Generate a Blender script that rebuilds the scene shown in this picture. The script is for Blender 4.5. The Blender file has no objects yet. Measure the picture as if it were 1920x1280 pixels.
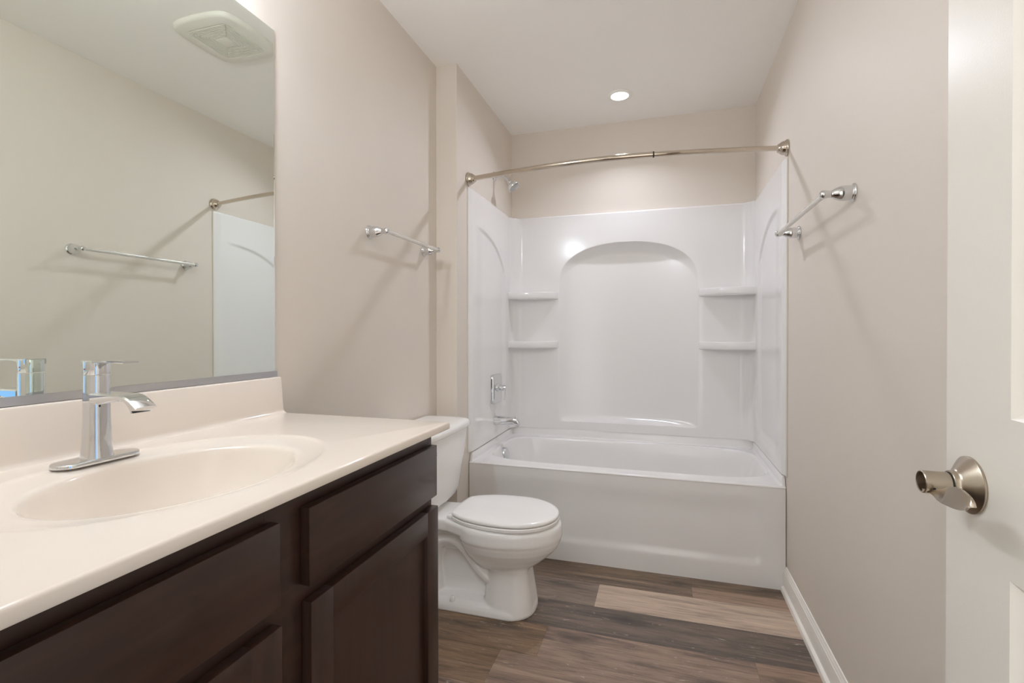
import bpy, bmesh, math, random
from mathutils import Vector, Matrix
from math import sin, cos, pi, sqrt, atan2, radians
random.seed(7)
SC = bpy.context.scene
COL = SC.collection

# ------------------------------------------------------------------ camera
A_ = 0.1104          # main left wall plane is x = -A_
W = 1.4822           # right wall plane
H = 2.44             # ceiling
YB = 0.7728          # back wall
Y1 = -0.1464         # face of the wing wall in front of the tub
YF = -2.297          # inner face of the front (door) wall
ZC = 0.8885          # counter height
ZT = 0.45            # tub deck
ZS = 1.875           # top of the tub surround

cam_data = bpy.data.cameras.new('camera')
cam = bpy.data.objects.new('camera', cam_data)
COL.objects.link(cam)
yaw, pitch, roll = 0.2964, 0.0060, -0.0006
cam.location = (0.9653, -2.3809, 1.1186)
rgt = Vector((cos(yaw), sin(yaw), 0)); f0 = Vector((-sin(yaw), cos(yaw), 0)); zz = Vector((0, 0, 1))
fwd = f0 * cos(pitch) - zz * sin(pitch); up = zz * cos(pitch) + f0 * sin(pitch)
rgt, up = rgt * cos(roll) + up * sin(roll), up * cos(roll) - rgt * sin(roll)
cam.rotation_euler = Matrix((rgt, up, -fwd)).transposed().to_euler()
cam_data.sensor_width = 36.0
cam_data.lens = 36.0 * 922.2093 / 1920.0
cam_data.shift_y = -10.3125 / 1920.0
cam_data.clip_start = 0.01
SC.camera = cam

# ------------------------------------------------------------------ world, exposure, lights
SC.view_settings.view_transform = 'Standard'
SC.view_settings.look = 'None'
SC.view_settings.gamma = 1.0
SC.view_settings.use_curve_mapping = False
SC.view_settings.exposure = 0.10
SC.cycles.use_denoising = True
SC.cycles.max_bounces = 14
SC.cycles.diffuse_bounces = 10
SC.cycles.glossy_bounces = 8
SC.cycles.sample_clamp_indirect = 8.0

world = bpy.data.worlds.new('world'); SC.world = world
world.use_nodes = True
WORLD_COL = (1.0, 0.97, 0.93); WORLD_STR = 1.85
TUB_LIGHT_W = 5.0
BULB_STR = 65.0
wn = world.node_tree.nodes
wn['Background'].inputs[0].default_value = (*WORLD_COL, 1)
wn['Background'].inputs[1].default_value = WORLD_STR
# surroundings seen through the doorway: bright room, darker floor, a bluish daylight window
wl = world.node_tree.links
w_tc = wn.new('ShaderNodeTexCoord')
w_sep = wn.new('ShaderNodeSeparateXYZ'); wl.new(w_tc.outputs['Generated'], w_sep.inputs[0])
w_fl = wn.new('ShaderNodeMapRange'); w_fl.interpolation_type = 'SMOOTHSTEP'
w_fl.inputs[1].default_value = -0.50; w_fl.inputs[2].default_value = -0.30
wl.new(w_sep.outputs['Z'], w_fl.inputs[0])
w_mx = wn.new('ShaderNodeMix'); w_mx.data_type = 'RGBA'
w_mx.inputs[6].default_value = (0.42, 0.36, 0.30, 1); w_mx.inputs[7].default_value = (*WORLD_COL, 1)
wl.new(w_fl.outputs[0], w_mx.inputs[0])
w_dot = wn.new('ShaderNodeVectorMath'); w_dot.operation = 'DOT_PRODUCT'
w_dot.inputs[1].default_value = Vector((0.86, -0.50, 0.02)).normalized()
wl.new(w_tc.outputs['Generated'], w_dot.inputs[0])
w_win = wn.new('ShaderNodeMapRange'); w_win.interpolation_type = 'SMOOTHSTEP'
w_win.inputs[1].default_value = cos(radians(17)); w_win.inputs[2].default_value = cos(radians(13))
wl.new(w_dot.outputs['Value'], w_win.inputs[0])
w_dk = wn.new('ShaderNodeMapRange'); w_dk.interpolation_type = 'SMOOTHSTEP'
w_dk.inputs[1].default_value = cos(radians(23)); w_dk.inputs[2].default_value = cos(radians(20))
wl.new(w_dot.outputs['Value'], w_dk.inputs[0])
w_mx3 = wn.new('ShaderNodeMix'); w_mx3.data_type = 'RGBA'
w_mx3.inputs[7].default_value = (0.10, 0.10, 0.11, 1)
wl.new(w_dk.outputs[0], w_mx3.inputs[0]); wl.new(w_mx.outputs[2], w_mx3.inputs[6])
w_mx2 = wn.new('ShaderNodeMix'); w_mx2.data_type = 'RGBA'
w_mx2.inputs[7].default_value = (0.20, 0.40, 0.70, 1)
wl.new(w_win.outputs[0], w_mx2.inputs[0]); wl.new(w_mx3.outputs[2], w_mx2.inputs[6])
wl.new(w_mx2.outputs[2], wn['Background'].inputs[0])


# ------------------------------------------------------------------ materials
def srgb(r, g, b):
    f = lambda c: (c / 255 / 12.92) if c / 255 <= 0.04045 else ((c / 255 + 0.055) / 1.055) ** 2.4
    return (f(r), f(g), f(b), 1.0)


def new_mat(name):
    m = bpy.data.materials.new(name); m.use_nodes = True
    nt = m.node_tree
    return m, nt, nt.nodes['Principled BSDF']


def mat_plain(name, col, rough=0.5, metal=0.0, bump=0.0, bscale=200.0, var=0.03, vscale=6.0, coat=0.0, ior=None, spec=None):
    """principled with slow colour variation and fine bump"""
    m, nt, p = new_mat(name)
    N, L = nt.nodes, nt.links
    tc = N.new('ShaderNodeTexCoord')
    n = N.new('ShaderNodeTexNoise'); n.inputs['Scale'].default_value = vscale; n.inputs['Detail'].default_value = 3
    L.new(tc.outputs['Object'], n.inputs['Vector'])
    mx = N.new('ShaderNodeMix'); mx.data_type = 'RGBA'
    mx.inputs[6].default_value = tuple(c * (1 - var) for c in col[:3]) + (1,)
    mx.inputs[7].default_value = tuple(min(1, c * (1 + var)) for c in col[:3]) + (1,)
    L.new(n.outputs['Fac'], mx.inputs[0]); L.new(mx.outputs[2], p.inputs['Base Color'])
    p.inputs['Roughness'].default_value = rough; p.inputs['Metallic'].default_value = metal
    if coat: p.inputs['Coat Weight'].default_value = coat; p.inputs['Coat Roughness'].default_value = 0.04
    if ior: p.inputs['IOR'].default_value = ior
    if spec is not None: p.inputs['Specular IOR Level'].default_value = spec
    if bump:
        n2 = N.new('ShaderNodeTexNoise'); n2.inputs['Scale'].default_value = bscale; n2.inputs['Detail'].default_value = 2
        L.new(tc.outputs['Object'], n2.inputs['Vector'])
        b = N.new('ShaderNodeBump'); b.inputs['Strength'].default_value = bump; b.inputs['Distance'].default_value = 0.002
        L.new(n2.outputs['Fac'], b.inputs['Height']); L.new(b.outputs['Normal'], p.inputs['Normal'])
    return m


def mat_cabinet(name, axis):
    m, nt, p = new_mat(name)
    N, L = nt.nodes, nt.links
    tc = N.new('ShaderNodeTexCoord'); mp = N.new('ShaderNodeMapping')
    s = [26, 26, 26]; s[axis] = 3.0
    mp.inputs['Scale'].default_value = s
    L.new(tc.outputs['Object'], mp.inputs['Vector'])
    n = N.new('ShaderNodeTexNoise'); n.inputs['Scale'].default_value = 1.6; n.inputs['Detail'].default_value = 6; n.inputs['Distortion'].default_value = 0.4
    L.new(mp.outputs['Vector'], n.inputs['Vector'])
    r = N.new('ShaderNodeValToRGB')
    r.color_ramp.elements[0].position = 0.25; r.color_ramp.elements[0].color = srgb(42, 26, 21)
    r.color_ramp.elements[1].position = 0.8; r.color_ramp.elements[1].color = srgb(62, 40, 31)
    L.new(n.outputs['Fac'], r.inputs['Fac'])
    n2 = N.new('ShaderNodeTexNoise'); n2.inputs['Scale'].default_value = 5.0; n2.inputs['Detail'].default_value = 2
    L.new(tc.outputs['Object'], n2.inputs['Vector'])
    mx = N.new('ShaderNodeMix'); mx.data_type = 'RGBA'; mx.blend_type = 'MULTIPLY'; mx.inputs[0].default_value = 0.35
    L.new(r.outputs['Color'], mx.inputs[6]); L.new(n2.outputs['Color'], mx.inputs[7])
    L.new(r.outputs['Color'], p.inputs['Base Color'])
    mr = N.new('ShaderNodeMapRange'); mr.inputs[3].default_value = 0.26; mr.inputs[4].default_value = 0.34
    L.new(n2.outputs['Fac'], mr.inputs[0]); L.new(mr.outputs[0], p.inputs['Roughness'])
    return m


def mat_plank(name, dark, mid, light, seed, fleck=0.5):
    """weathered oak plank, grain along x"""
    m, nt, p = new_mat(name)
    N, L = nt.nodes, nt.links
    tc = N.new('ShaderNodeTexCoord')

    def mapped(sx, sy, off):
        mp = N.new('ShaderNodeMapping'); mp.inputs['Scale'].default_value = (sx, sy, 1)
        mp.inputs['Location'].default_value = (seed * 3.7 + off, seed * 1.9 + off, seed)
        L.new(tc.outputs['Object'], mp.inputs['Vector']); return mp

    def noise(mp, scale, det, dist=0.0, rough=0.55):
        n = N.new('ShaderNodeTexNoise'); n.inputs['Scale'].default_value = scale; n.inputs['Detail'].default_value = det
        n.inputs['Distortion'].default_value = dist; n.inputs['Roughness'].default_value = rough
        L.new(mp.outputs['Vector'], n.inputs['Vector']); return n
    big = noise(mapped(1.5, 15, 0), 1.2, 6, 1.2, 0.62)
    fine = noise(mapped(11, 210, 5), 1.0, 5, 0.4, 0.75)
    mid_n = noise(mapped(4, 60, 9), 1.0, 6, 0.8, 0.72)

    def math_(op, a, b):
        q = N.new('ShaderNodeMath'); q.operation = op
        for i, v in enumerate((a, b)):
            if hasattr(v, 'links'): L.new(v, q.inputs[i])
            else: q.inputs[i].default_value = v
        return q.outputs[0]
    s = math_('ADD', math_('MULTIPLY', big.outputs['Fac'], 0.48), math_('ADD', math_('MULTIPLY', fine.outputs['Fac'], 0.26), math_('MULTIPLY', mid_n.outputs['Fac'], 0.30)))
    r = N.new('ShaderNodeValToRGB'); e = r.color_ramp.elements
    e[0].position = 0.41; e[0].color = dark; e[1].position = 0.64; e[1].color = light
    k = e.new(0.52); k.color = mid
    L.new(s, r.inputs['Fac'])
    # small knots: dark distorted spots
    kn = N.new('ShaderNodeTexVoronoi'); kn.inputs['Scale'].default_value = 1.0; kn.inputs['Randomness'].default_value = 1.0
    kmap = mapped(2.6, 8.5, 2)
    wob = noise(mapped(9, 30, 4), 1.0, 3)
    va = N.new('ShaderNodeVectorMath'); va.operation = 'ADD'
    vs = N.new('ShaderNodeVectorMath'); vs.operation = 'SCALE'; vs.inputs['Scale'].default_value = 0.45
    L.new(wob.outputs['Color'], vs.inputs[0]); L.new(kmap.outputs['Vector'], va.inputs[0]); L.new(vs.outputs[0], va.inputs[1])
    L.new(va.outputs[0], kn.inputs['Vector'])
    km = N.new('ShaderNodeMapRange'); km.inputs[1].default_value = 0.05; km.inputs[2].default_value = 0.30
    km.inputs[3].default_value = 0.75; km.inputs[4].default_value = 0.0
    L.new(kn.outputs['Distance'], km.inputs[0])
    mx = N.new('ShaderNodeMix'); mx.data_type = 'RGBA'
    L.new(km.outputs[0], mx.inputs[0]); L.new(r.outputs['Color'], mx.inputs[6])
    mx.inputs[7].default_value = tuple(c * 0.6 for c in dark[:3]) + (1,)
    # pale limewash flecks
    fl = noise(mapped(14, 95, 12), 1.0, 4, 1.4, 0.7)
    fm = N.new('ShaderNodeMapRange'); fm.inputs[1].default_value = 0.635; fm.inputs[2].default_value = 0.70; fm.inputs[4].default_value = fleck
    L.new(fl.outputs['Fac'], fm.inputs[0])
    mx2 = N.new('ShaderNodeMix'); mx2.data_type = 'RGBA'
    L.new(fm.outputs[0], mx2.inputs[0]); L.new(mx.outputs[2], mx2.inputs[6]); mx2.inputs[7].default_value = srgb(205, 198, 190)
    L.new(mx2.outputs[2], p.inputs['Base Color'])
    p.inputs['Roughness'].default_value = 0.42
    b = N.new('ShaderNodeBump'); b.inputs['Strength'].default_value = 0.25; b.inputs['Distance'].default_value = 0.0012
    L.new(s, b.inputs['Height']); L.new(b.outputs['Normal'], p.inputs['Normal'])
    return m


def mat_emit(name, col, strength):
    m, nt, p = new_mat(name)
    p.inputs['Base Color'].default_value = col
    p.inputs['Emission Color'].default_value = col
    p.inputs['Emission Strength'].default_value = strength
    return m


M_WALL = mat_plain('wall_paint', srgb(222, 214, 204), 0.55, bump=0.06, bscale=260, var=0.012, spec=0.3)
M_CEIL = mat_plain('ceiling_paint', srgb(246, 244, 240), 0.8, bump=0.05, bscale=300, var=0.01, spec=0.2)
M_TRIM = mat_plain('trim_paint', srgb(247, 245, 239), 0.35, var=0.01)
M_DOOR = mat_plain('door_paint', srgb(226, 222, 214), 0.33, bump=0.05, bscale=420, var=0.01)
M_ACRYL = mat_plain('white_acrylic', srgb(234, 233, 232), 0.15, var=0.008)
M_PORC = mat_plain('white_porcelain', srgb(243, 242, 240), 0.07, var=0.008)
M_SEAT = mat_plain('white_seat_plastic', srgb(245, 244, 242), 0.12, var=0.006)
M_MARBLE = mat_plain('cultured_marble', srgb(236, 226, 215), 0.10, var=0.012, vscale=4)
M_CHROME = mat_plain('chrome', srgb(224, 226, 228), 0.06, 1.0, var=0.01)
M_NICKEL = mat_plain('polished_nickel', srgb(205, 194, 180), 0.09, 1.0, var=0.02)
M_SATIN = mat_plain('satin_nickel', srgb(176, 165, 150), 0.30, 1.0, var=0.03)
M_ALU = mat_plain('aluminium_channel', srgb(200, 200, 203), 0.35, 1.0, var=0.02)
M_WHITEROD = mat_plain('towel_rod_white_metal', srgb(228, 226, 220), 0.22, 0.6, var=0.02)
M_MIRROR = mat_plain('mirror_silver', srgb(243, 249, 243), 0.0, 1.0, var=0.0)
M_GLASSEDGE = mat_plain('mirror_glass_edge', srgb(120, 132, 122), 0.1, 0.4, var=0.05)
M_VENT = mat_plain('ivory_plastic', srgb(230, 228, 219), 0.4, var=0.01)
M_DARK = mat_plain('dark_gap', srgb(26, 22, 20), 0.6, var=0.05)
M_RUBBER = mat_plain('dark_nozzle_rubber', srgb(60, 62, 66), 0.5, var=0.05)
M_CAULK = mat_plain('white_caulk', srgb(214, 208, 196), 0.6, var=0.02)
M_CAB_H = mat_cabinet('espresso_wood_horizontal', 1)
M_CAB_V = mat_cabinet('espresso_wood_vertical', 2)
M_BULB = mat_emit('frosted_bulb', (0.93, 1.0, 1.10, 1), BULB_STR)
M_LENS = mat_emit('downlight_lens', (0.95, 0.98, 1.0, 1), 6.0)


# ------------------------------------------------------------------ geometry helpers
class G:
    def __init__(self):
        self.v = []; self.f = []; self.mi = []

    def add(self, verts, faces, mi=0):
        o = len(self.v)
        self.v += [tuple(p) for p in verts]
        self.f += [tuple(i + o for i in f) for f in faces]
        self.mi += [mi] * len(faces)
        return self

    def box(self, x0, x1, y0, y1, z0, z1, bev=0.0, seg=2, mi=0):
        bm = bmesh.new()
        vs = [bm.verts.new(p) for p in ((x0, y0, z0), (x1, y0, z0), (x1, y1, z0), (x0, y1, z0), (x0, y0, z1), (x1, y0, z1), (x1, y1, z1), (x0, y1, z1))]
        for f in ((3, 2, 1, 0), (4, 5, 6, 7), (0, 1, 5, 4), (1, 2, 6, 5), (2, 3, 7, 6), (3, 0, 4, 7)):
            bm.faces.new([vs[i] for i in f])
        if bev:
            bmesh.ops.bevel(bm, geom=list(bm.edges), offset=bev, segments=seg, profile=0.5, affect='EDGES')
        return self._bm(bm, mi)

    def _bm(self, bm, mi=0):
        bm.verts.index_update()
        self.add([v.co[:] for v in bm.verts], [[v.index for v in f.verts] for f in bm.faces], mi)
        bm.free(); return self

    def loft(self, rings, cap0=True, cap1=True, closed=True, loop=False, mi=0):
        n = len(rings[0]); vs = [p for r in rings for p in r]; fs = []
        m = len(rings)
        for i in range(m if loop else m - 1):
            a = i * n; b = ((i + 1) % m) * n
            for j in range(n if closed else n - 1):
                k = (j + 1) % n
                fs.append((a + j, a + k, b + k, b + j))
        if not loop:
            if cap0: fs.append(tuple(range(n))[::-1])
            if cap1: fs.append(tuple((m - 1) * n + j for j in range(n)))
        return self.add(vs, fs, mi)

    def lathe(self, prof, origin, axis, n=40, mi=0):
        """prof: (radius, distance along axis)"""
        ax = Vector(axis).normalized()
        u = ax.orthogonal().normalized(); w = ax.cross(u); o = Vector(origin)
        rings = [[o + ax * h + (u * cos(2 * pi * k / n) + w * sin(2 * pi * k / n)) * max(r, 1e-5) for k in range(n)] for r, h in prof]
        return self.loft(rings, mi=mi)

    def tube(self, path, r, n=18, caps=True, mi=0):
        P = [Vector(p) for p in path]; rs = r if isinstance(r, (list, tuple)) else [r] * len(P)
        rings = []; t0 = (P[1] - P[0]).normalized(); u = t0.orthogonal().normalized()
        for i, p in enumerate(P):
            t = (P[min(i + 1, len(P) - 1)] - P[max(i - 1, 0)]).normalized()
            u = (u - t * u.dot(t)).normalized(); w = t.cross(u)
            rr = rs[i]; ra, rb = rr if isinstance(rr, tuple) else (rr, rr)
            rings.append([p + u * cos(2 * pi * k / n) * ra + w * sin(2 * pi * k / n) * rb for k in range(n)])
        return self.loft(rings, caps, caps, mi=mi)

    def prism(self, poly, axis, a, b, mi=0):
        """poly in the two other axes (in xyz order), extruded a..b along axis"""
        def mk(p, h):
            q = list(p); q.insert(axis, h); return tuple(q)
        return self.loft([[mk(p, a) for p in poly], [mk(p, b) for p in poly]], mi=mi)

    def merge(self, other, mi=0):
        return self.add(other.v, other.f, mi)


def lerp(a, b, t): return a + (b - a) * t
def sm(t): t = max(0.0, min(1.0, t)); return t * t * (3 - 2 * t)


def empty(name, loc):
    o = bpy.data.objects.new(name, None); o.location = loc; o.empty_display_size = 0.05
    COL.objects.link(o); return o


def tag(o, label=None, cat=None, group=None, kind=None):
    if label: o['label'] = label
    if cat: o['category'] = cat
    if group: o['group'] = group
    if kind: o['kind'] = kind
    return o


def wloc(o):
    v = Vector((0, 0, 0))
    while o is not None: v += o.location; o = o.parent
    return v


def obj(name, g, mats, parent=None, angle=35, loc=None, bevel=0, remesh=0, smooth_it=0):
    """links geometry given in world coordinates as ONE mesh object under parent"""
    base = wloc(parent) if parent else Vector(loc or (0, 0, 0))
    me = bpy.data.meshes.new(name)
    me.from_pydata([(x - base.x, y - base.y, z - base.z) for x, y, z in g.v], [], g.f)
    mats = mats if isinstance(mats, (list, tuple)) else [mats]
    for m in mats: me.materials.append(m)
    if len(mats) > 1:
        for p, i in zip(me.polygons, g.mi): p.material_index = i
    bm = bmesh.new(); bm.from_mesh(me)
    bmesh.ops.remove_doubles(bm, verts=bm.verts, dist=1e-6)
    bmesh.ops.recalc_face_normals(bm, faces=bm.faces); bm.to_mesh(me); bm.free()
    o = bpy.data.objects.new(name, me)
    COL.objects.link(o)
    if parent: o.parent = parent
    else: o.location = base
    if remesh:
        r = o.modifiers.new('r', 'REMESH'); r.mode = 'VOXEL'; r.voxel_size = remesh
        s = o.modifiers.new('s', 'SMOOTH'); s.iterations = smooth_it; s.factor = 0.5
        dg = bpy.context.evaluated_depsgraph_get(); dg.update()
        nm = bpy.data.meshes.new_from_object(o.evaluated_get(dg))
        o.modifiers.clear(); o.data = nm; me = nm; me.name = name
    me.shade_smooth()
    if angle < 179: me.set_sharp_from_angle(angle=radians(angle))
    return o


def struct(name, g, mats, label=None, parent=None, angle=35, kind=True):
    o = obj(name, g, mats, parent, angle)
    if kind: o['kind'] = 'structure'
    if label: o['label'] = label
    return o


# ------------------------------------------------------------------ room shell
T = 0.10
g = G().box(-A_ - T, -A_, YF - 0.11, Y1, 0, H + 0.0)
tag(struct('wall_left', g, M_WALL), 'beige wall behind the vanity mirror and the toilet', 'wall')
g = G().box(-A_ - T, 0, Y1, YB, 0, H)
tag(struct('wall_alcove', g, M_WALL), 'beige wing wall holding the shower head at the tub end', 'wall')
g = G().box(-A_ - T, W + T, YB, YB + T, ZS - 0.02, H).box(-A_ - T, W + T, YB + 0.045, YB + T, 0, ZS - 0.02)
tag(struct('wall_back', g, M_WALL), 'beige wall above the long side of the tub', 'wall')
g = G().box(W, W + T, YF - 0.11, YB, 0, H)
tag(struct('wall_right', g, M_WALL), 'plain beige wall beside the open door with a towel bar', 'wall')
# front wall with the doorway the camera stands in
DX0, DX1, DZ = 0.665, 1.345, 2.04
g = G().box(-A_ - T, DX0, YF - 0.11, YF, 0, H).box(DX1, W + T, YF - 0.11, YF, 0, H).box(DX0, DX1, YF - 0.11, YF, DZ, H)
tag(struct('wall_front', g, M_WALL), 'beige wall around the doorway facing the tub', 'wall')
g = G().box(-A_ - T, W + T, YF - 0.11, YB + T, H, H + 0.08)
tag(struct('ceiling', g, M_CEIL), 'flat off-white ceiling', 'ceiling')

# floor: one mesh of planks running along x, each plank its own face with a narrow bevelled joint
S = srgb
P_MATS = [
    mat_plank('oak_brown', S(82, 68, 57), S(122, 103, 86), S(150, 128, 106), 1),          # 0 brown
    mat_plank('oak_greybrown', S(96, 85, 77), S(134, 119, 106), S(160, 142, 126), 2),     # 1 grey brown mid
    mat_plank('oak_limed', S(142, 126, 113), S(192, 171, 152), S(212, 192, 171), 3, 0.5),  # 2 pale
    mat_plank('oak_smoked', S(68, 61, 58), S(104, 92, 83), S(134, 117, 103), 4, 0.8),       # 3 dark
    mat_plank('oak_warm', S(80, 65, 54), S(128, 105, 84), S(160, 132, 106), 5, 0.8),        # 4 warm brown
    mat_plank('oak_pink', S(92, 79, 72), S(142, 120, 105), S(170, 146, 127), 6, 0.8),      # 5 pinkish
    mat_plank('oak_tan', S(112, 94, 82), S(154, 129, 111), S(176, 150, 130), 7, 0.4),     # 6 tan pink
    mat_plain('plank_joint', S(60, 50, 43), 0.8),
]
g = G()
PWD = 0.186; ytop = 0.009
rows = {
    0: [(-0.3, 0), (1.09, 6)],
    1: [(-0.3, 1), (0.70, 2)],
    2: [(-0.3, 4), (0.30, 3)],
    3: [(-0.3, 4), (0.55, 5), (1.268, 6)],
    4: [(-0.3, 4), (0.42, 5), (1.40, 3)],
    5: [(-0.3, 5), (0.95, 1)],
}
g.add([(-A_ - T, YF - 0.11, -0.0006), (W + T, YF - 0.11, -0.0006), (W + T, YB + T, -0.0006), (-A_ - T, YB + T, -0.0006)], [(0, 1, 2, 3)], 7)
g.box(-A_ - T, W + T, YF - 0.11, YB + T, -0.06, -0.0008, mi=7)
k = 0
for r in range(-5, 14):
    y1 = ytop - r * PWD; y0 = y1 - PWD
    y0, y1 = max(y0, YF - 0.11), min(y1, YB + T)
    if y1 <= y0: continue
    segs = rows.get(r) or [(-0.3, (r * 3) % 7), (0.2 + (r * 0.37) % 0.9, (r * 5 + 2) % 7)]
    xs = [max(s[0], -A_ - T) for s in segs] + [W + T]
    for i, (x0, mi) in enumerate(segs):
        a, b = xs[i], xs[i + 1]; e = 0.00022
        if r == 0 and i == 1:      # the two-toned plank against the tub
            g.add([(a + e, -0.088, 0), (b, -0.088, 0), (b, y1 - e, 0), (a + e, y1 - e, 0)], [(0, 1, 2, 3)], 0)
            g.add([(a + e, y0 + e, 0), (b, y0 + e, 0), (b, -0.088, 0), (a + e, -0.088, 0)], [(0, 1, 2, 3)], 6)
        else:
            g.add([(a + e, y0 + e, 0), (b - e, y0 + e, 0), (b - e, y1 - e, 0), (a + e, y1 - e, 0)], [(0, 1, 2, 3)], mi)
tag(struct('floor', g, P_MATS), 'weathered brown wood-look plank floor', 'floor')


# baseboards: colonial profile with a shoe moulding (profile in distance-from-wall, height)
BB = [(0, 0), (0.024, 0), (0.024, 0.008), (0.0215, 0.016), (0.0165, 0.0205), (0.012, 0.022), (0.012, 0.074), (0.0105, 0.079), (0.0105, 0.083), (0.008, 0.087), (0.008, 0.091), (0.0045, 0.097), (0.003, 0.104), (0.0, 0.105)]
def baseboard(name, p0, p1, nrm, label):
    p0, p1, nrm = Vector(p0), Vector(p1), Vector(nrm)
    g = G().loft([[p + nrm * d + Vector((0, 0, h)) for d, h in BB] for p in (p0, p1)])
    return tag(struct(name, g, M_TRIM, angle=25), label, 'baseboard')
baseboard('baseboard_right', (W, YF, 0), (W, -0.001, 0), (-1, 0, 0), 'white baseboard with shoe moulding along the plain wall')
baseboard('baseboard_left', (-A_, -1.22, 0), (-A_, Y1, 0), (1, 0, 0), 'white baseboard behind the toilet')
baseboard('baseboard_alcove', (-A_ + 0.012, Y1, 0), (0.0, Y1, 0), (0, -1, 0), 'white baseboard on the wing wall beside the tub')
baseboard('baseboard_front', (0.445, YF, 0), (0.60, YF, 0), (0, 1, 0), 'white baseboard beside the doorway')

# door casing and jamb
g = G()
for x0, x1 in ((DX0 - 0.058, DX0 + 0.004), (DX1 - 0.004, DX1 + 0.058)):
    g.box(x0, x1, YF, YF + 0.014, 0, DZ + 0.058, 0.003)
g.box(DX0 + 0.0045, DX1 - 0.0045, YF, YF + 0.014, DZ - 0.004, DZ + 0.058, 0.003)
g.box(DX0, DX0 + 0.016, YF - 0.11, YF, 0, DZ).box(DX1 - 0.016, DX1, YF - 0.11, YF, 0, DZ).box(DX0 + 0.016, DX1 - 0.016, YF - 0.11, YF, DZ - 0.016, DZ)
tag(struct('trim_1', g, M_TRIM), 'white casing around the doorway', 'door casing')

# ------------------------------------------------------------------ open panel door (leaf swung 90 degrees into the room)
XD = 1.307; DT = 0.035; DY0, DY1 = YF + 0.018, -1.6316; DZ0, DZ1 = 0.012, DZ - 0.02
def panel_face(g, xf, sgn):
    """six raised panels, face plane x=xf, outward normal sgn*x"""
    ys = [DY0, DY0 + 0.110, (DY0 + DY1) / 2 - 0.05, (DY0 + DY1) / 2 + 0.05, DY1 - 0.1145, DY1]
    zs = [DZ0, 0.23, 0.868, 1.0255, 1.70, 1.80, 1.915, DZ1]
    prof = [(0, 0), (0.004, 0.0), (0.012, 0.008), (0.018, 0.009), (0.023, 0.009), (0.045, 0.002), (0.05, 0.002)]
    for i in range(5):
        for j in range(7):
            y0, y1, z0, z1 = ys[i], ys[i + 1], zs[j], zs[j + 1]
            if i in (1, 3) and j in (1, 3, 5):
                rings = []
                for ins, dep in prof:
                    x = xf - sgn * dep
                    rings.append([(x, y0 + ins, z0 + ins), (x, y1 - ins, z0 + ins), (x, y1 - ins, z1 - ins), (x, y0 + ins, z1 - ins)])
                g.loft(rings, cap0=False, cap1=True)
            else:
                g.add([(xf, y0, z0), (xf, y1, z0), (xf, y1, z1), (xf, y0, z1)], [(0, 1, 2, 3)])
g = G()
panel_face(g, XD, -1); panel_face(g, XD + DT, 1)
c = [(XD, DY0), (XD + DT, DY0), (XD + DT, DY1), (XD, DY1)]
for a, b in zip(c, c[1:] + c[:1]):
    if abs(a[0] - b[0]) > 1e-6:
        g.add([(a[0], a[1], DZ0), (b[0], b[1], DZ0), (b[0], b[1], DZ1), (a[0], a[1], DZ1)], [(0, 1, 2, 3)])
g.add([(p[0], p[1], DZ0) for p in c], [(0, 1, 2, 3)]); g.add([(p[0], p[1], DZ1) for p in c], [(0, 1, 2, 3)])
door = struct('door_1', g, M_DOOR, angle=20)
tag(door, 'open white panel door with a satin nickel lever', 'door')

HY, HZ = -1.6828, 0.9427
def door_handle(sx, x0):
    """lever set on the face x0, pointing sx along x"""
    g = G().lathe([(0.0, 0), (0.0318, 0), (0.0325, 0.0012), (0.0325, 0.0030), (0.0312, 0.0042), (0.0175, 0.0140), (0.0156, 0.0156), (0.0150, 0.0172), (0.0150, 0.0205), (0.0142, 0.0212), (0, 0.0212)], (x0, HY, HZ), (sx, 0, 0), 64)
    rose = obj('door_handle', g, M_SATIN, door, 30)
    tag(rose, 'satin nickel lever handle')
    # hollow sleeve
    g = G().lathe([(0.0122, 0.0222), (0.0129, 0.0226), (0.0130, 0.0476), (0.0123, 0.0484), (0.0112, 0.0478), (0.0108, 0.037), (0.0, 0.036)], (x0, HY, HZ), (sx, 0, 0), 48)
    # upright paddle that flows from the lip of the sleeve back towards the hinges
    m = 13; rings = []
    for i in range(41):
        t = i / 40
        y = HY + 0.003 - 0.0940 * t
        zb = HZ - 0.0128 + 0.0030 * sin(pi * min(1, t / 0.34)) * (t < 0.34) + 0.0045 * sm((t - 0.25) / 0.75)
        zt_ = HZ - 0.0085 + 0.0200 * sm(t / 0.72)
        if t > 0.70:
            q = sqrt(max(0.0, 1 - ((t - 0.70) / 0.30) ** 2)); mid_ = zb + (zt_ - zb) * 0.42
            zb = mid_ + (zb - mid_) * max(q, 0.03); zt_ = mid_ + (zt_ - mid_) * max(q, 0.03)
        xc = x0 + sx * (0.0468 - 0.0030 * sin(pi * min(1, t / 0.5)) * (t < 0.5))
        th = 0.0013
        A, B = [], []
        for k in range(m):
            v = k / (m - 1)
            bow = -0.0060 * v * v * (0.35 + 0.65 * sm(t * 2)) - 0.0015 * sin(pi * v)
            zz_ = zb + (zt_ - zb) * v
            A.append((xc + sx * (bow + th), y, zz_)); B.append((xc + sx * (bow - th), y, zz_))
        rings.append(A + B[::-1])
    g.loft(rings)
    obj('lever', g, M_SATIN, rose, 40)
    for dx_ in (0.0265, 0.040):
        g = G().lathe([(0, 0), (0.0013, 0), (0.0013, 0.0005), (0, 0.0005)], (x0 + sx * dx_, HY - 0.0121, HZ - 0.0046), (0, -0.93, -0.36), 10)
        obj('set_screw', g, M_DARK, rose)
    g = G().lathe([(0.0134, 0), (0.0134, 0.0014)], (x0 + sx * 0.0210, HY, HZ), (sx, 0, 0), 30)
    obj('collar', g, M_DARK, rose)
    return rose
door_handle(-1, XD)

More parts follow.
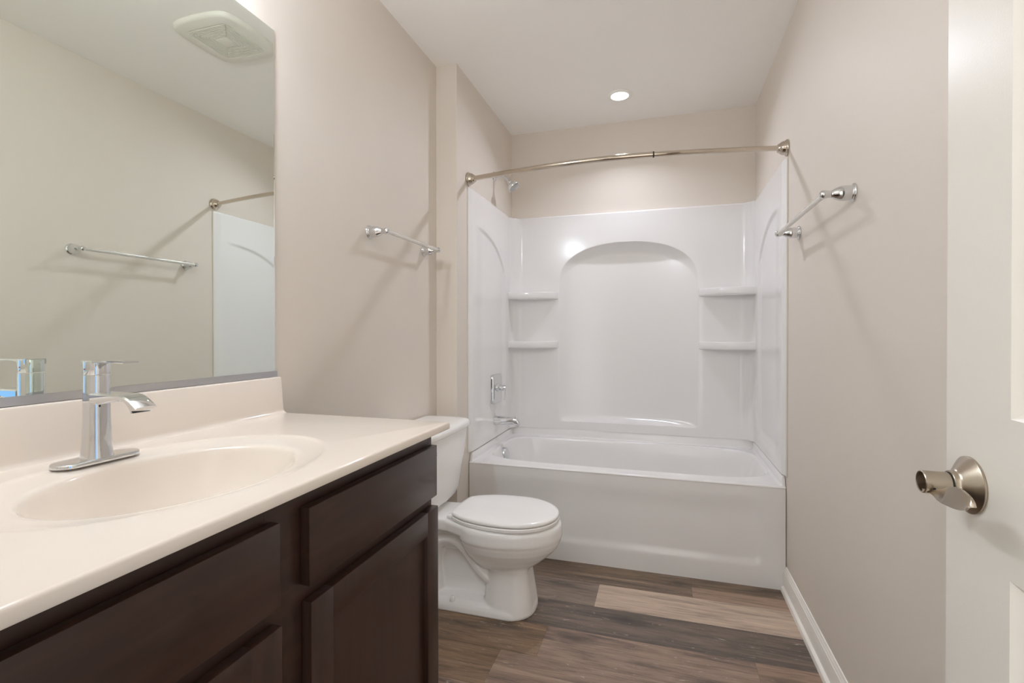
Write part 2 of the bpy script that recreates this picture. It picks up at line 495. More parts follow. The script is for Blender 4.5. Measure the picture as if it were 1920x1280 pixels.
# ------------------------------------------------------------------ bathtub
XA, XB = 0.003, W - 0.003
XI0, XI1, YI0, YI1 = 0.052, W - 0.035, 0.092, 0.708
bx, by = (XI0 + XI1) / 2, (YI0 + YI1) / 2
YR0, YR1 = 0.0, 0.7435
DK0, DK1 = 0.016, W - 0.016     # deck between the raised side lips
def ray_rect(th, x0, x1, y0, y1):
    dx, dy = cos(th), sin(th)
    t = min((x1 - bx) / dx if dx > 1e-9 else 1e9, (x0 - bx) / dx if dx < -1e-9 else 1e9, (y1 - by) / dy if dy > 1e-9 else 1e9, (y0 - by) / dy if dy < -1e-9 else 1e9)
    return bx + dx * t, by + dy * t
def corner_angles(x0, x1, y0, y1): return [atan2(y - by, x - bx) for x in (x0, x1) for y in (y0, y1)]
RF = 0.010   # rounded front lip
dkr = (DK0, DK1, RF, YR1)
ths = sorted(set([round(2 * pi * i / 220 - pi, 6) for i in range(220)] + [round(a, 6) for a in corner_angles(*dkr)]))
def sup(th, ax, ay, n):
    # angle is towards the point as seen from the centre
    c_, s_ = abs(cos(th)), abs(sin(th))
    r = ((c_ / ax) ** n + (s_ / ay) ** n) ** (-1 / n)
    return bx + r * cos(th), by + r * sin(th)
ax, ay = (XI1 - XI0) / 2, (YI1 - YI0) / 2
rings = [[(*ray_rect(t, *dkr), ZT) for t in ths]]
for grow, z, n in ((0.014, ZT, 5), (0.009, ZT + 0.0012, 5), (0.004, ZT, 5), (0.0, ZT - 0.005, 5), (-0.003, ZT - 0.012, 5), (-0.012, ZT - 0.06, 5), (-0.028, 0.25, 4.8), (-0.040, 0.16, 4.5), (-0.055, 0.115, 4.2), (-0.085, 0.09, 4), (-0.13, 0.083, 4)):
    k = 1.0 if z > 0.4 else 1.6
    rings.append([(*sup(t, ax + grow * k, ay + grow, n), z) for t in ths])
rings.append([(bx, by, 0.08)] * len(ths))
g = G().loft(rings, cap0=False, cap1=False)
# rounded front lip and apron (height field in x,z)
def apron_y(x, z):
    # raised surround of the apron, recessed centre with soft rounded lower corners
    u0, u1, w0 = 0.045, 1.405, 0.085
    r = 0.06
    dx = max(u0 + r - x, x - (u1 - r), 0); dz = max(w0 + r - z, 0)
    d = r - sqrt(dx * dx + dz * dz) if (dx > 0 or dz > 0) else r
    rec = sm(d / 0.040) * 0.009
    rec *= 1 - sm((z - 0.30) / 0.10)
    return 0.001 + rec + 0.004 * (z / ZT)
nx, nz = 150, 60
vs = []; fs = []
zl = [0.0 + (ZT - RF) * j / nz for j in range(nz + 1)]
cols = nx + 1
for j, z in enumerate(zl):
    for i in range(cols):
        x = lerp(XA, XB, i / nx); vs.append((x, apron_y(x, z) if j < nz else 0.005, z))
lip = [(0.0052 - 0.0052 * cos(a) * 1.0 + (RF - 0.0052) * (1 - cos(a)), ZT - RF + RF * sin(a)) for a in [pi / 2 * q / 6 for q in range(1, 7)]]
for y, z in lip:
    for i in range(cols): vs.append((lerp(XA, XB, i / nx), max(y, 0.001) + 0.0, z))
nr = nz + 1 + len(lip)
for j in range(nr - 1):
    for i in range(nx): fs.append((j * cols + i, j * cols + i + 1, (j + 1) * cols + i + 1, (j + 1) * cols + i))
g.add(vs, fs)
g.add([(XA, RF, ZT), (XB, RF, ZT), (XB, RF, 0), (XA, RF, 0)], [])
# raised lip that tucks up behind the surround on three sides
ZL = 0.4925
def lip_side(xo, xi):
    s = 1 if xi > xo else -1
    pr = [(xo, 0), (xo, ZL), (xi - s * 0.004, ZL), (xi - s * 0.001, ZL - 0.004), (xi, ZT + 0.012), (xi + s * 0.004, ZT + 0.003), (xi + s * 0.012, ZT)]
    rr = []
    for y, k in ((0.012, 0.0), (0.016, 0.35), (0.022, 0.8), (0.032, 1.0), (YR1, 1.0)):
        rr.append([(x, y, z if z <= ZT else ZT + (z - ZT) * k) for x, z in pr])
    g.loft(rr)
lip_side(XA, DK0); lip_side(XB, DK1)
g.loft([[(x, YB - 0.003, 0.3), (x, YB - 0.003, ZL + 0.0066), (x, YR1 + 0.004, ZL + 0.0066), (x, YR1 + 0.001, ZL + 0.002), (x, YR1, ZT + 0.016), (x, YR1 - 0.003, ZT + 0.006), (x, YR1 - 0.014, ZT)] for x in (XA, XB)])
tub = empty('bathtub', (W / 2, 0.38, 0))
tag(tub, 'white alcove bathtub with plain apron on the plank floor', 'bathtub')
obj('tub_body', g, M_ACRYL, tub, 40)
# overflow plate on the sloping end below the spout
xo_ = 0.068
g = G().lathe([(0.0, 0), (0.041, 0), (0.042, 0.004), (0.042, 0.022), (0.039, 0.028), (0.030, 0.031), (0.0, 0.032)], (xo_ - 0.012, 0.405, 0.396), (1, 0, 0.12), 40)
ov = obj('overflow_plate', g, M_CHROME, tub, 50); tag(ov, 'round chrome overflow cover')
g = G().lathe([(0, 0), (0.032, 0), (0.034, 0.003), (0.02, 0.005), (0, 0.004)], (0.30, by, 0.0825), (0, 0, 1), 32)
obj('drain', g, M_CHROME, tub, 50)

# ------------------------------------------------------------------ surround
SX0, SX1, SY = 0.016, W - 0.016, 0.743
RC = 0.072
surround = empty('tub_surround', (W / 2, SY, 0.4975))
tag(surround, 'glossy white wall surround with arched niche and corner shelves above the tub', 'tub surround')
ZB = 0.4995
AX0, AX1, AZ0 = 0.328, 1.170, 0.553
axc, ahw = (AX0 + AX1) / 2, (AX1 - AX0) / 2
def arch_top(u): # u in -1..1
    return 1.44 + (1.684 - 1.44) * max(0.0, 1 - abs(u) ** 2.25) ** (1 / 2.25)
def back_depth(x, z):
    """niche depth behind the panel plane: curved in plan, deepest at the middle"""
    u = (x - axc) / ahw
    if abs(u) >= 1: return 0.0
    full = 0.058 * (1 - abs(u) ** 2.4)
    zt_ = arch_top(u)
    dt = zt_ - z; db = z - (AZ0 - 0.004 * 0)
    if dt <= 0 or db <= 0: return 0.0
    # steep soffit / sill, a step of its own then the curved back
    st = 1 - (1 - min(1, dt / 0.070)) ** 2.0; sb = 1 - (1 - min(1, db / 0.040)) ** 2.0
    return full * min(st, sb)
# back panel with its rounded corners: plan path parameter
def grid_panel(name, us, zs, fn, thick_fn=None):
    g = G(); n = len(us); vs = [fn(u, z) for z in zs for u in us]
    fs = [(j * n + i, j * n + i + 1, (j + 1) * n + i + 1, (j + 1) * n + i) for j in range(len(zs) - 1) for i in range(n - 1)]
    g.add(vs, fs); return g
path = []   # (x, y, nx, ny) front-side plan of back panel incl. corner arcs
for k in range(13):
    a = pi - (pi / 2) * k / 12
    path.append((SX0 + RC + RC * cos(a), SY - RC + RC * sin(a), -cos(a), -sin(a)))
x = SX0 + RC
xs_ = sorted(set([round(SX0 + RC + (SX1 - SX0 - 2 * RC) * i / 40, 5) for i in range(1, 40)] + [round(AX0 + (AX1 - AX0) * i / 240, 5) for i in range(241)]))
for x in xs_: path.append((x, SY, 0, -1))
for k in range(13):
    a = pi / 2 - (pi / 2) * k / 12
    path.append((SX1 - RC + RC * cos(a), SY - RC + RC * sin(a), -cos(a), -sin(a)))
zs_ = sorted(set([round(lerp(ZB, ZS - 0.012, i / 60), 5) for i in range(61)] + [round(AZ0 + 0.002 * i, 5) for i in range(20)] + [round(1.38 + 0.0026 * i, 5) for i in range(124)]))
def bfn(p, z):
    x, y, nx_, ny_ = p
    d = back_depth(x, z) if ny_ == -1 else 0.0
    return (x, y + d, z)
g = grid_panel('b', path, zs_, bfn)
# rolled top edge back to the wall
topr = []
for k in range(1, 7):
    a = pi / 2 * k / 6
    topr.append((0.012 * (1 - cos(a)), ZS - 0.012 + 0.012 * sin(a)))
rr = [[(p[0], p[1], ZS - 0.012) for p in path]]
for d, z in topr: rr.append([(p[0] - p[2] * d, p[1] - p[3] * d, z) for p in path])
rr.append([(min(max(p[0] - p[2] * 0.06, 0.001), W - 0.001), min(p[1] - p[3] * 0.06, YB + 0.0), ZS) for p in path])
g.loft(rr, closed=False, cap0=False, cap1=False)
# lower edge returns
g.loft([[(p[0], p[1], ZB) for p in path], [(min(max(p[0] - p[2] * 0.03, 0.001), W - 0.001), min(p[1] - p[3] * 0.03, YB - 0.001), ZB) for p in path]], closed=False, cap0=False, cap1=False)
obj('back_panel', g, M_ACRYL, surround, 50)
def side_panel(x_face, x_wall, sgn):
    y0, y1 = 0.0, SY - RC
    ys = [-0.010, -0.009, -0.007, -0.004, 0.0, 0.008, 0.018, 0.028] + [lerp(0.036, y1, i / 110) for i in range(111)]
    zs2 = [lerp(ZB, 1.30, i / 30) for i in range(31)] + [lerp(1.30, ZS - 0.012, i / 150) for i in range(1, 151)]
    def dep(y, z):
        # half arch: springs at the back and rises towards the front edge
        t = (y - 0.045) / (0.602 - 0.045)
        if t < 0 or t >= 1: return 0.0
        zt_ = 1.40 + (1.700 - 1.40) * (1 - t ** 2.4) ** (1 / 2.0)
        d = 0.011 * sm((zt_ - z) / 0.022) * sm((1 - t) / 0.12) * sm(t / 0.3)
        return d * sm((z - ZB - 0.05) / 0.03)
    def fn(y, z):
        k = 0.30 + 0.70 * sm((y + 0.010) / 0.044)
        if y == -0.010: k = 0.06
        return (x_wall + (x_face - x_wall) * k - sgn * dep(y, z), y, z)
    g = grid_panel('s', ys, zs2, fn)
    rr = [[fn(y, ZS - 0.012) for y in ys]]
    for d, z in topr: rr.append([((fn(y, ZS - 0.012)[0] - x_wall) * (1 - d / 0.0125) + x_wall, y, z) for y in ys])
    g.loft(rr, closed=False, cap0=False, cap1=False)
    g.loft([[fn(y, ZB) for y in ys], [(x_wall, y, ZB) for y in ys]], closed=False, cap0=False, cap1=False)
    return obj('side_panel', g, M_ACRYL, surround, 50)
side_panel(SX0, 0.0008, 1); side_panel(SX1, W - 0.0008, -1)
# corner shelves
def shelf(side, z):
    """corner shelf: flat front lip, plan bows from the end wall to the niche edge"""
    n = 30; dep = 0.100
    span = (AX0 - SX0 - 0.002) if side < 0 else (SX1 - AX1 - 0.002)
    x0 = SX0 - 0.0005
    fr = []
    for i in range(n + 1):
        t = (i / n) ** 0.8
        fr.append((x0 + span * t, SY + 0.0015 - dep * max(0.0, 1 - t ** 3.2) ** 0.85))
    back = [(x0 + RC + RC * cos(a), SY + 0.0015 - RC + RC * sin(a)) for a in [pi / 2 + pi / 2 * k / 8 for k in range(9)]]
    rings = []
    for d, h in ((0.014, -0.0455), (0.006, -0.0435), (0.0015, -0.040), (0.0, -0.036), (0.0, -0.0045), (0.001, -0.0015), (0.004, 0.0)):
        ring = [(x, min(y + d, SY + 0.0015), z + h) for x, y in fr] + [(x, y, z + h) for x, y in back]
        if side > 0: ring = [(W - x, y, h_) for x, y, h_ in ring]
        rings.append(ring)
    return obj('shelf', G().loft(rings), M_ACRYL, surround, 50)
for side in (-1, 1):
    for z in (1.381, 1.066): shelf(side, z)
# caulk bead of the vertical joints at the panel fronts
for x0, s in ((0.0, 1), (W, -1)):
    g = G().tube([(x0 + s * (0.0012 if s > 0 else 0.0022), -0.012, z) for z in (0.501, 1.0, 1.5, ZS)], 0.0028 if s > 0 else 0.0042, 8)
    obj('caulk_joint', g, M_CAULK, surround)

# ------------------------------------------------------------------ shower fittings
YS = 0.41
sh = empty('shower_fixture', (0, YS, 2.055))
tag(sh, 'chrome shower head on a bent arm above the tub', 'shower head')
g = G().lathe([(0, 0), (0.027, 0), (0.028, 0.002), (0.026, 0.006), (0.018, 0.010), (0.012, 0.012), (0, 0.012)], (0.0005, YS, 2.055), (1, 0, 0), 36)
obj('flange', g, M_CHROME, sh, 50)
arm = [(0.004 + 0.05 * t, YS, 2.055 + 0.003 * sin(pi * t)) for t in (0, 0.25, 0.5, 0.75, 1)] + [(0.062, YS, 2.0525), (0.069, YS, 2.047), (0.076, YS, 2.039), (0.083, YS, 2.031), (0.090, YS, 2.023)]
obj('arm', G().tube(arm, 0.0088, 16), M_CHROME, sh, 60)
d = Vector((0.66, 0, -0.75)).normalized()
g = G().lathe([(0.0, 0), (0.011, 0), (0.0125, 0.003), (0.0125, 0.010), (0.014, 0.012), (0.0145, 0.020), (0.013, 0.024), (0.020, 0.030), (0.032, 0.038), (0.037, 0.044), (0.038, 0.056), (0.036, 0.060), (0.033, 0.0595), (0, 0.0595)], (0.089, YS, 2.0245), d, 44)
obj('head', g, M_CHROME, sh, 50)
u = d.orthogonal().normalized(); w = d.cross(u); g = G()
fc = Vector((0.089, YS, 2.0245)) + d * 0.0592
for rr_, n in ((0.006, 6), (0.014, 12), (0.022, 18), (0.029, 24)):
    for k in range(n):
        p = fc + (u * cos(2 * pi * k / n) + w * sin(2 * pi * k / n)) * rr_
        g.lathe([(0.0016, 0), (0.0012, 0.0025), (0, 0.0026)], p, d, 6)
tag(obj('nozzle_ring', g, M_RUBBER, sh), 'grey spray nozzles')

vl = empty('shower_valve', (SX0, 0.402, 0.787))
tag(vl, 'chrome shower valve with square plate and lever above the tub spout', 'shower valve')
# rounded-square escutcheon
def rrect(w, h, r, n=8):
    pts = []
    for cx_, cy_, a0 in ((w - r, h - r, 0), (-w + r, h - r, pi / 2), (-w + r, -h + r, pi), (w - r, -h + r, 1.5 * pi)):
        for k in range(n + 1): pts.append((cx_ + r * cos(a0 + pi / 2 * k / n), cy_ + r * sin(a0 + pi / 2 * k / n)))
    return pts
VX = SX0 - 0.010
rings = []
for ins, h in ((0, 0), (0, 0.016), (0.002, 0.0185), (0.006, 0.020), (0.03, 0.021)):
    rings.append([(VX + h, 0.402 + p[0], 0.787 + p[1]) for p in rrect(0.078 - ins, 0.086 - ins, max(0.022 - ins, 0.004))])
obj('escutcheon', G().loft(rings), M_CHROME, vl, 40)
g = G().lathe([(0.024, 0), (0.023, 0.006), (0.019, 0.010), (0.0155, 0.014), (0.0155, 0.018), (0.0165, 0.019), (0.0165, 0.050), (0.0155, 0.053), (0, 0.053)], (VX + 0.020, 0.402, 0.793), (1, 0, 0), 36)
obj('hub', g, M_CHROME, vl, 40)
rings = []
for t in [i / 10 for i in range(11)]:
    z = 0.806 - 0.085 * t; wd = 0.0125 - 0.002 * t; x0 = VX + 0.066 - 0.002 * t; th = 0.0085
    rings.append([(x0 + dx * th, 0.402 + dy * wd, z) for dx, dy in ((-0.5, -0.8), (-0.3, -1), (0.3, -1), (0.5, -0.8), (0.5, 0.8), (0.3, 1), (-0.3, 1), (-0.5, 0.8))])
obj('lever', G().loft(rings), M_CHROME, vl, 40)

sp = empty('tub_spout', (SX0, 0.412, 0.592))
tag(sp, 'chrome tub spout with a small diverter knob below the shower valve', 'tub spout')
g = G(); rings = []
for t in [i / 24 for i in range(25)]:
    x = VX + 0.150 * t
    hh = lerp(0.027, 0.019, t); ww = lerp(0.027, 0.020, t)
    zc_ = 0.595 + lerp(0.0, 0.003, t)
    zb = zc_ - hh
    if t > 0.80: zb = zc_ - hh - 0.014 * sm((t - 0.80) / 0.06)
    k = 1.0
    if t > 0.9: k = sqrt(max(0.02, 1 - ((t - 0.9) / 0.1) ** 2) ) * 0.55 + 0.45
    ztop = zb + (zc_ + hh - zb) * k
    ring = []
    for a in range(24):
        th = 2 * pi * a / 24; c_, s_ = cos(th), sin(th)
        yy = 0.412 + ww * (abs(c_) ** 0.7) * (1 if c_ >= 0 else -1)
        z = (ztop + zb) / 2 + (ztop - zb) / 2 * (abs(s_) ** 0.7) * (1 if s_ >= 0 else -1)
        ring.append((x, yy, z))
    rings.append(ring)
obj('spout_body', g.loft(rings), M_CHROME, sp, 45)
g = G().lathe([(0.003, 0), (0.003, 0.010), (0.0045, 0.011), (0.0045, 0.016), (0, 0.017)], (VX + 0.128, 0.412, 0.612), (0, 0, 1), 14)
obj('diverter_knob', g, M_CHROME, sp)

# curved shower rod
ZR = 1.9172
rod = empty('shower_rod', (W / 2, 0, ZR))
tag(rod, 'curved polished nickel shower rod spanning the tub opening', 'shower rod')
def rod_pt(x):
    t = (x - 0.0) / W; return (x, 0.0015 - 0.095 * sin(pi * t) ** 1.08, ZR)
xsplit = 0.926
obj('rod_tube', G().tube([rod_pt(lerp(0.02, xsplit, i / 40)) for i in range(41)], 0.0128, 20), M_NICKEL, rod, 60)
r2 = obj('rod_tube', G().tube([rod_pt(lerp(xsplit - 0.03, W - 0.02, i / 30)) for i in range(31)], 0.0114, 20), M_NICKEL, rod, 60)
pa, pb = Vector(rod_pt(xsplit - 0.002)), Vector(rod_pt(xsplit + 0.004))
obj('joint_ring', G().tube([pa, pb], 0.0136, 20), M_DARK, rod)
for x0, s in ((0.0, 1), (W, -1)):
    dr = (Vector(rod_pt(x0 + s * 0.05)) - Vector(rod_pt(x0 + s * 0.01))).normalized()
    g = G().lathe([(0, 0), (0.034, 0), (0.0355, 0.002), (0.035, 0.006), (0.031, 0.010), (0.0295, 0.012), (0.0285, 0.020), (0.0235, 0.029), (0.019, 0.033), (0.0185, 0.037), (0.0165, 0.039), (0.0, 0.039)], (x0 + s * 0.0006, 0.0015, ZR), (s, dr.y * 0.0, 0), 40)
    obj('flange', g, M_NICKEL, rod, 50)

# ------------------------------------------------------------------ towel bars
def towel_bar(label, xw, s, y0, y1, z):
    t = empty('towel_bar', (xw, (y0 + y1) / 2, z))
    tag(t, label, 'towel bar', 'chrome towel bars on the walls')
    for y in (y0, y1):
        g = G().lathe([(0, 0), (0.0255, 0), (0.0265, 0.0015), (0.026, 0.004), (0.0235, 0.006), (0.0212, 0.0075), (0.0210, 0.010), (0.0216, 0.022), (0.0210, 0.031), (0.0190, 0.039), (0.0158, 0.046), (0.0122, 0.052), (0.0104, 0.056), (0.0100, 0.060), (0.0102, 0.064), (0.0114, 0.068), (0.0124, 0.073), (0.0120, 0.078), (0.009, 0.084), (0.005, 0.0862), (0, 0.0866)], (xw + s * 0.0003, y, z), (s, 0, 0), 40)
        obj('post', g, M_CHROME, t, 60)
    obj('rod', G().tube([(xw + s * 0.0735, lerp(y0, y1, i / 6), z) for i in range(7)], 0.0082, 20), M_WHITEROD, t, 60)
    return t
towel_bar('short chrome towel bar with pale rod on the wall above the toilet', -A_, 1, -0.733, -0.283, 1.506)
towel_bar('longer chrome towel bar on the plain wall between the tub and the door', W, -1, -0.772, -0.192, 1.514)

# ------------------------------------------------------------------ ceiling: recessed light and exhaust vent
LX, LY = 0.738, 0.4145
dl = empty('recessed_light', (LX, LY, H))
tag(dl, 'lit round recessed downlight in the ceiling above the tub', 'ceiling light')
g = G().lathe([(0.048, 0.0004), (0.048, 0.0075), (0.052, 0.0085), (0.066, 0.0065), (0.0705, 0.002), (0.0705, 0.0004)], (LX, LY, H), (0, 0, -1), 56)
obj('trim_ring', g, M_TRIM, dl, 50)
g = G().lathe([(0.0, 0.0012), (0.0475, 0.0012), (0.0475, 0.006), (0.0440, 0.0085), (0.030, 0.0105), (0.0, 0.0115)], (LX, LY, H), (0, 0, -1), 48)
obj('lens', g, M_LENS, dl)
ld = bpy.data.lights.new('downlight_lamp', 'AREA'); ld.shape = 'DISK'; ld.size = 0.06; ld.energy = TUB_LIGHT_W; ld.color = (0.97, 1.0, 1.15); ld.spread = radians(150)
lo = bpy.data.objects.new('downlight_lamp', ld); COL.objects.link(lo); lo.parent = dl; lo.location = (0, 0, -0.026)
lo.rotation_euler = (radians(-19), 0, 0)   # invented lamp tilt towards the room, keeps the back wall from blowing out

VX_, VY_ = 0.688, -0.642
vent = empty('exhaust_vent', (VX_, VY_, H))
tag(vent, 'square ivory bathroom exhaust vent on the ceiling seen in the mirror', 'exhaust vent')
def cush(hw, bow, z, n=14):
    pts = []
    for sx_, sy_ in ((1, 0), (0, 1), (-1, 0), (0, -1)):
        for k in range(n):
            t = k / n * 2 - 1
            e = bow * (1 - t * t); r_ = 0
            m_ = hw + e
            tt = t * hw
            if sx_: pts.append((VX_ + sx_ * m_, VY_ + sx_ * tt, z))
            else: pts.append((VX_ - sy_ * tt, VY_ + sy_ * m_, z))
    # round the corners a little by smoothing
    for _ in range(4):
        pts = [tuple((a[i] + 2 * b[i] + c_[i]) / 4 for i in range(3)) for a, b, c_ in zip(pts[-1:] + pts[:-1], pts, pts[1:] + pts[:1])]
    return pts
rings = [cush(0.152, 0.016, H - 0.0005), cush(0.152, 0.016, H - 0.010), cush(0.149, 0.015, H - 0.016), cush(0.142, 0.014, H - 0.020), cush(0.112, 0.002, H - 0.022), cush(0.110, 0.002, H - 0.0185), cush(0.106, 0.0, H - 0.0175)]
obj('cover', G().loft(rings), M_VENT, vent, 40)
for q in range(4):
    g = G(); a = q * pi / 2
    for i in range(9):
        r0 = 0.034 + i * 0.0083; r1 = r0 + 0.0048
        pts = []
        for z in (H - 0.0225, H - 0.0172):
            for r_, s_ in ((r0, -1), (r0, 1), (r1, 1), (r1, -1)):
                lx, ly = r_, s_ * (r_ - 0.004)
                pts.append((VX_ + lx * cos(a) - ly * sin(a), VY_ + lx * sin(a) + ly * cos(a), z))
        g.add(pts, [(0, 1, 2, 3), (7, 6, 5, 4), (0, 4, 5, 1), (1, 5, 6, 2), (2, 6, 7, 3), (3, 7, 4, 0)])
    obj('grille', g, M_VENT, vent)
obj('centre_plate', G().box(VX_ - 0.031, VX_ + 0.031, VY_ - 0.031, VY_ + 0.031, H - 0.024, H - 0.0172, 0.001), M_VENT, vent)

# ------------------------------------------------------------------ vanity
XF = 0.4376                  # counter front
XDR = 0.4176                 # drawer faces
XFR = 0.398                  # face frame plane
VY0, VY1 = -2.289, -1.2345   # cabinet ends
CT = 0.0185                  # counter thickness
ZCB = ZC - CT
vc = empty('vanity_cabinet', (0.15, (VY0 + VY1) / 2, 0))
tag(vc, 'dark espresso wooden vanity cabinet with slab drawers and shaker doors', 'vanity cabinet')
g = G()
g.box(-A_ + 0.002, XFR - 0.019, VY1 - 0.016, VY1, 0, ZCB - 0.001)          # end panel by the toilet
g.box(-A_ + 0.002, XFR - 0.019, VY0, VY0 + 0.016, 0, ZCB - 0.001)
g.box(-A_ + 0.002, -A_ + 0.008, VY0 + 0.016, VY1 - 0.016, 0.10, ZCB - 0.20)
g.box(-A_ + 0.008, XFR - 0.019, VY0 + 0.016, VY1 - 0.016, 0.10, 0.116)
g.box(XFR - 0.09, XFR - 0.078, VY0 + 0.016, VY1 - 0.016, 0.0, 0.10)      # toe kick
obj('carcass', g, M_CAB_V, vc)
# face frame
g = G()
YM0, YM1 = -1.790, -1.703
def fr(y0, y1, z0, z1): g.box(XFR - 0.019, XFR, y0, y1, z0, z1)
fr(VY0, VY0 + 0.045, 0.10, ZCB - 0.001); fr(VY1 - 0.018, VY1, 0.10, ZCB - 0.001); fr(YM0, YM1, 0.10, ZCB - 0.001)
for y0, y1 in ((VY0 + 0.045, YM0), (YM1, VY1 - 0.018)):
    y0 -= 0.004; y1 += 0.004; [g.box(XFR - 0.019, XFR - 0.0002, y0, y1, za, zb) for za, zb in ((ZCB - 0.045, ZCB - 0.001), (0.672, 0.712), (0.10, 0.145))]
obj('face_frame', g, M_CAB_H, vc)
secs = ((-2.2515, -1.778), (-1.7145, -1.2405))
for y0, y1 in secs:
    obj('drawer_front', G().box(XFR + 0.0006, XDR, y0, y1, 0.7062, 0.8345, 0.0022, 2), M_CAB_H, vc)
def cab_door(y0, y1, z0, z1):
    """shaker door: flat frame round a sunk panel"""
    st = 0.057
    xb = XFR + 0.0006
    g = G()
    g.box(xb, XDR, y0, y0 + st, z0, z1, 0.0018, 2).box(xb, XDR, y1 - st, y1, z0, z1, 0.0018, 2)
    g.box(xb, XDR - 0.0002, y0 + st - 0.001, y1 - st + 0.001, z0, z0 + st, 0.0016, 2)
    g.box(xb, XDR - 0.0002, y0 + st - 0.001, y1 - st + 0.001, z1 - st, z1, 0.0016, 2)
    d = obj('door', g, M_CAB_V, vc)
    obj('panel', G().box(xb + 0.002, XDR - 0.0125, y0 + st - 0.002, y1 - st + 0.002, z0 + st - 0.002, z1 - st + 0.002), M_CAB_V, d)
cab_door(-1.7105, -1.2345, 0.125, 0.6782)
cab_door(-2.2515, -1.7742, 0.125, 0.6775)

# countertop with integral oval bowl
vt = empty('countertop', (0.16, -1.75, ZC))
tag(vt, 'glossy cream countertop with integral oval sink and backsplash', 'countertop')
TY0, TY1 = -2.294, -1.2071
TX0 = -A_ + 0.0005
bx, by = 0.186, -1.7505      # bowl centre (ray helpers use bx, by)
FR = 0.005
rectF = (TX0 + 0.0335, XF - FR, TY0 + FR, TY1 - FR)
ths = sorted(set([round(2 * pi * i / 200 - pi, 6) for i in range(200)] + [round(a, 6) for a in corner_angles(*rectF)]))
def ell(th, cx_, cy_, ax_, ay_):
    # point on an ellipse about (cx_,cy_) along the ray from the bowl centre
    ox, oy = bx - cx_, by - cy_; dx, dy = cos(th), sin(th)
    A = (dx / ax_) ** 2 + (dy / ay_) ** 2; B = 2 * (ox * dx / ax_ ** 2 + oy * dy / ay_ ** 2); C = (ox / ax_) ** 2 + (oy / ay_) ** 2 - 1
    t = (-B + sqrt(B * B - 4 * A * C)) / (2 * A); return bx + dx * t, by + dy * t
rings = [[(*ray_rect(t, *rectF), ZC) for t in ths]]
# shallow outer oval, then the bowl
OC = (0.174, -1.745)
for k, z in ((0.212, 0), (0.207, 0.0003), (0.202, -0.0018), (0.197, -0.0034)):
    rings.append([(*ell(t, *OC, k, k + 0.072), ZC + z) for t in ths])
for ax_, ay_, z in ((0.170, 0.221, -0.0052), (0.163, 0.2125, -0.0062), (0.159, 0.208, -0.0078), (0.156, 0.205, -0.011), (0.1535, 0.202, -0.017), (0.150, 0.197, -0.028), (0.143, 0.187, -0.050), (0.131, 0.172, -0.076), (0.113, 0.148, -0.099), (0.088, 0.115, -0.115), (0.055, 0.072, -0.124), (0.024, 0.024, -0.1275)):
    rings.append([(*ell(t, bx - 0.02 * (1 - ay_ / 0.205), by, ax_, ay_), ZC + z) for t in ths])
g = G().loft(rings, cap0=False, cap1=False)
# front, end edges and underside
def offs(rect, d): return (rect[0], rect[1] + d, rect[2] - d, rect[3] + d)
rr = [[(*ray_rect(t, *rectF), ZC) for t in ths]]
for q in range(1, 6):
    a = pi / 2 * q / 5
    rc = (rectF[0], rectF[1] + FR * sin(a), rectF[2] - FR * sin(a), rectF[3] + FR * sin(a))
    rr.append([(*[lerp(p0, p1, 0) for p0, p1 in zip(ray_rect(t, *rectF), (0, 0))], 0) for t in ths])
    def mapc(x, y):
        x2 = x + (FR * sin(a) if abs(x - rectF[1]) < 1e-5 else 0)
        y2 = y + (FR * sin(a) if abs(y - rectF[3]) < 1e-5 else 0) - (FR * sin(a) if abs(y - rectF[2]) < 1e-5 else 0)
        return x2, y2
    rr[-1] = [(*mapc(*ray_rect(t, *rectF)), ZC - FR * (1 - cos(a))) for t in ths]
rr.append([(p[0], p[1], ZCB + 0.002) for p in rr[-1]])
rr.append([(p[0] - (0.0015 if abs(p[0] - XF) < 1e-5 else 0), p[1], ZCB) for p in rr[-1]])
g.loft(rr, cap0=False, cap1=False)
g.add([(TX0, TY0, ZCB), (TX0, TY1, ZCB), (TX0 + 0.0335, TY1, ZCB), (TX0 + 0.0335, TY0, ZCB)], [(0, 1, 2, 3)])
sm_ = [(XF - 0.0015, TY0), (XF - 0.0015, TY1), (XF - 0.06, TY1), (XF - 0.06, TY0)]
g.add([(x, y, ZCB) for x, y in sm_], [(0, 1, 2, 3)])
obj('counter', g, M_MARBLE, vt, 45)
# backsplash with a coved foot
pr = [(TX0, ZCB), (TX0, 0.9925), (TX0 + 0.017, 0.9925), (TX0 + 0.0205, 0.991), (TX0 + 0.022, 0.9875), (TX0 + 0.0222, ZC + 0.014)]
for q in range(1, 7):
    a = pi / 2 * q / 6
    pr.append((TX0 + 0.0222 + 0.0115 * (1 - cos(a)), ZC + 0.0118 - 0.0118 * sin(a)))
pr.append((TX0 + 0.0337, ZCB))
rings = []
for y, dr_ in ((TY0, 0.0), (TY1 - 0.004, 0.0), (TY1, 0.0)):
    rings.append([(x, y - (0.010 * (z - ZC) / 0.104 if y > TY0 and z > ZC else 0) - (0.0 if y < TY1 else 0), z) for x, z in pr])
obj('backsplash', G().loft(rings), M_MARBLE, vt, 40)
g = G().lathe([(0, 0), (0.022, 0), (0.0235, 0.002), (0.019, 0.0045), (0.0, 0.006)], (bx - 0.0176, by, ZC - 0.1278), (0, 0, 1), 32)
obj('drain', g, M_CHROME, vt, 50)

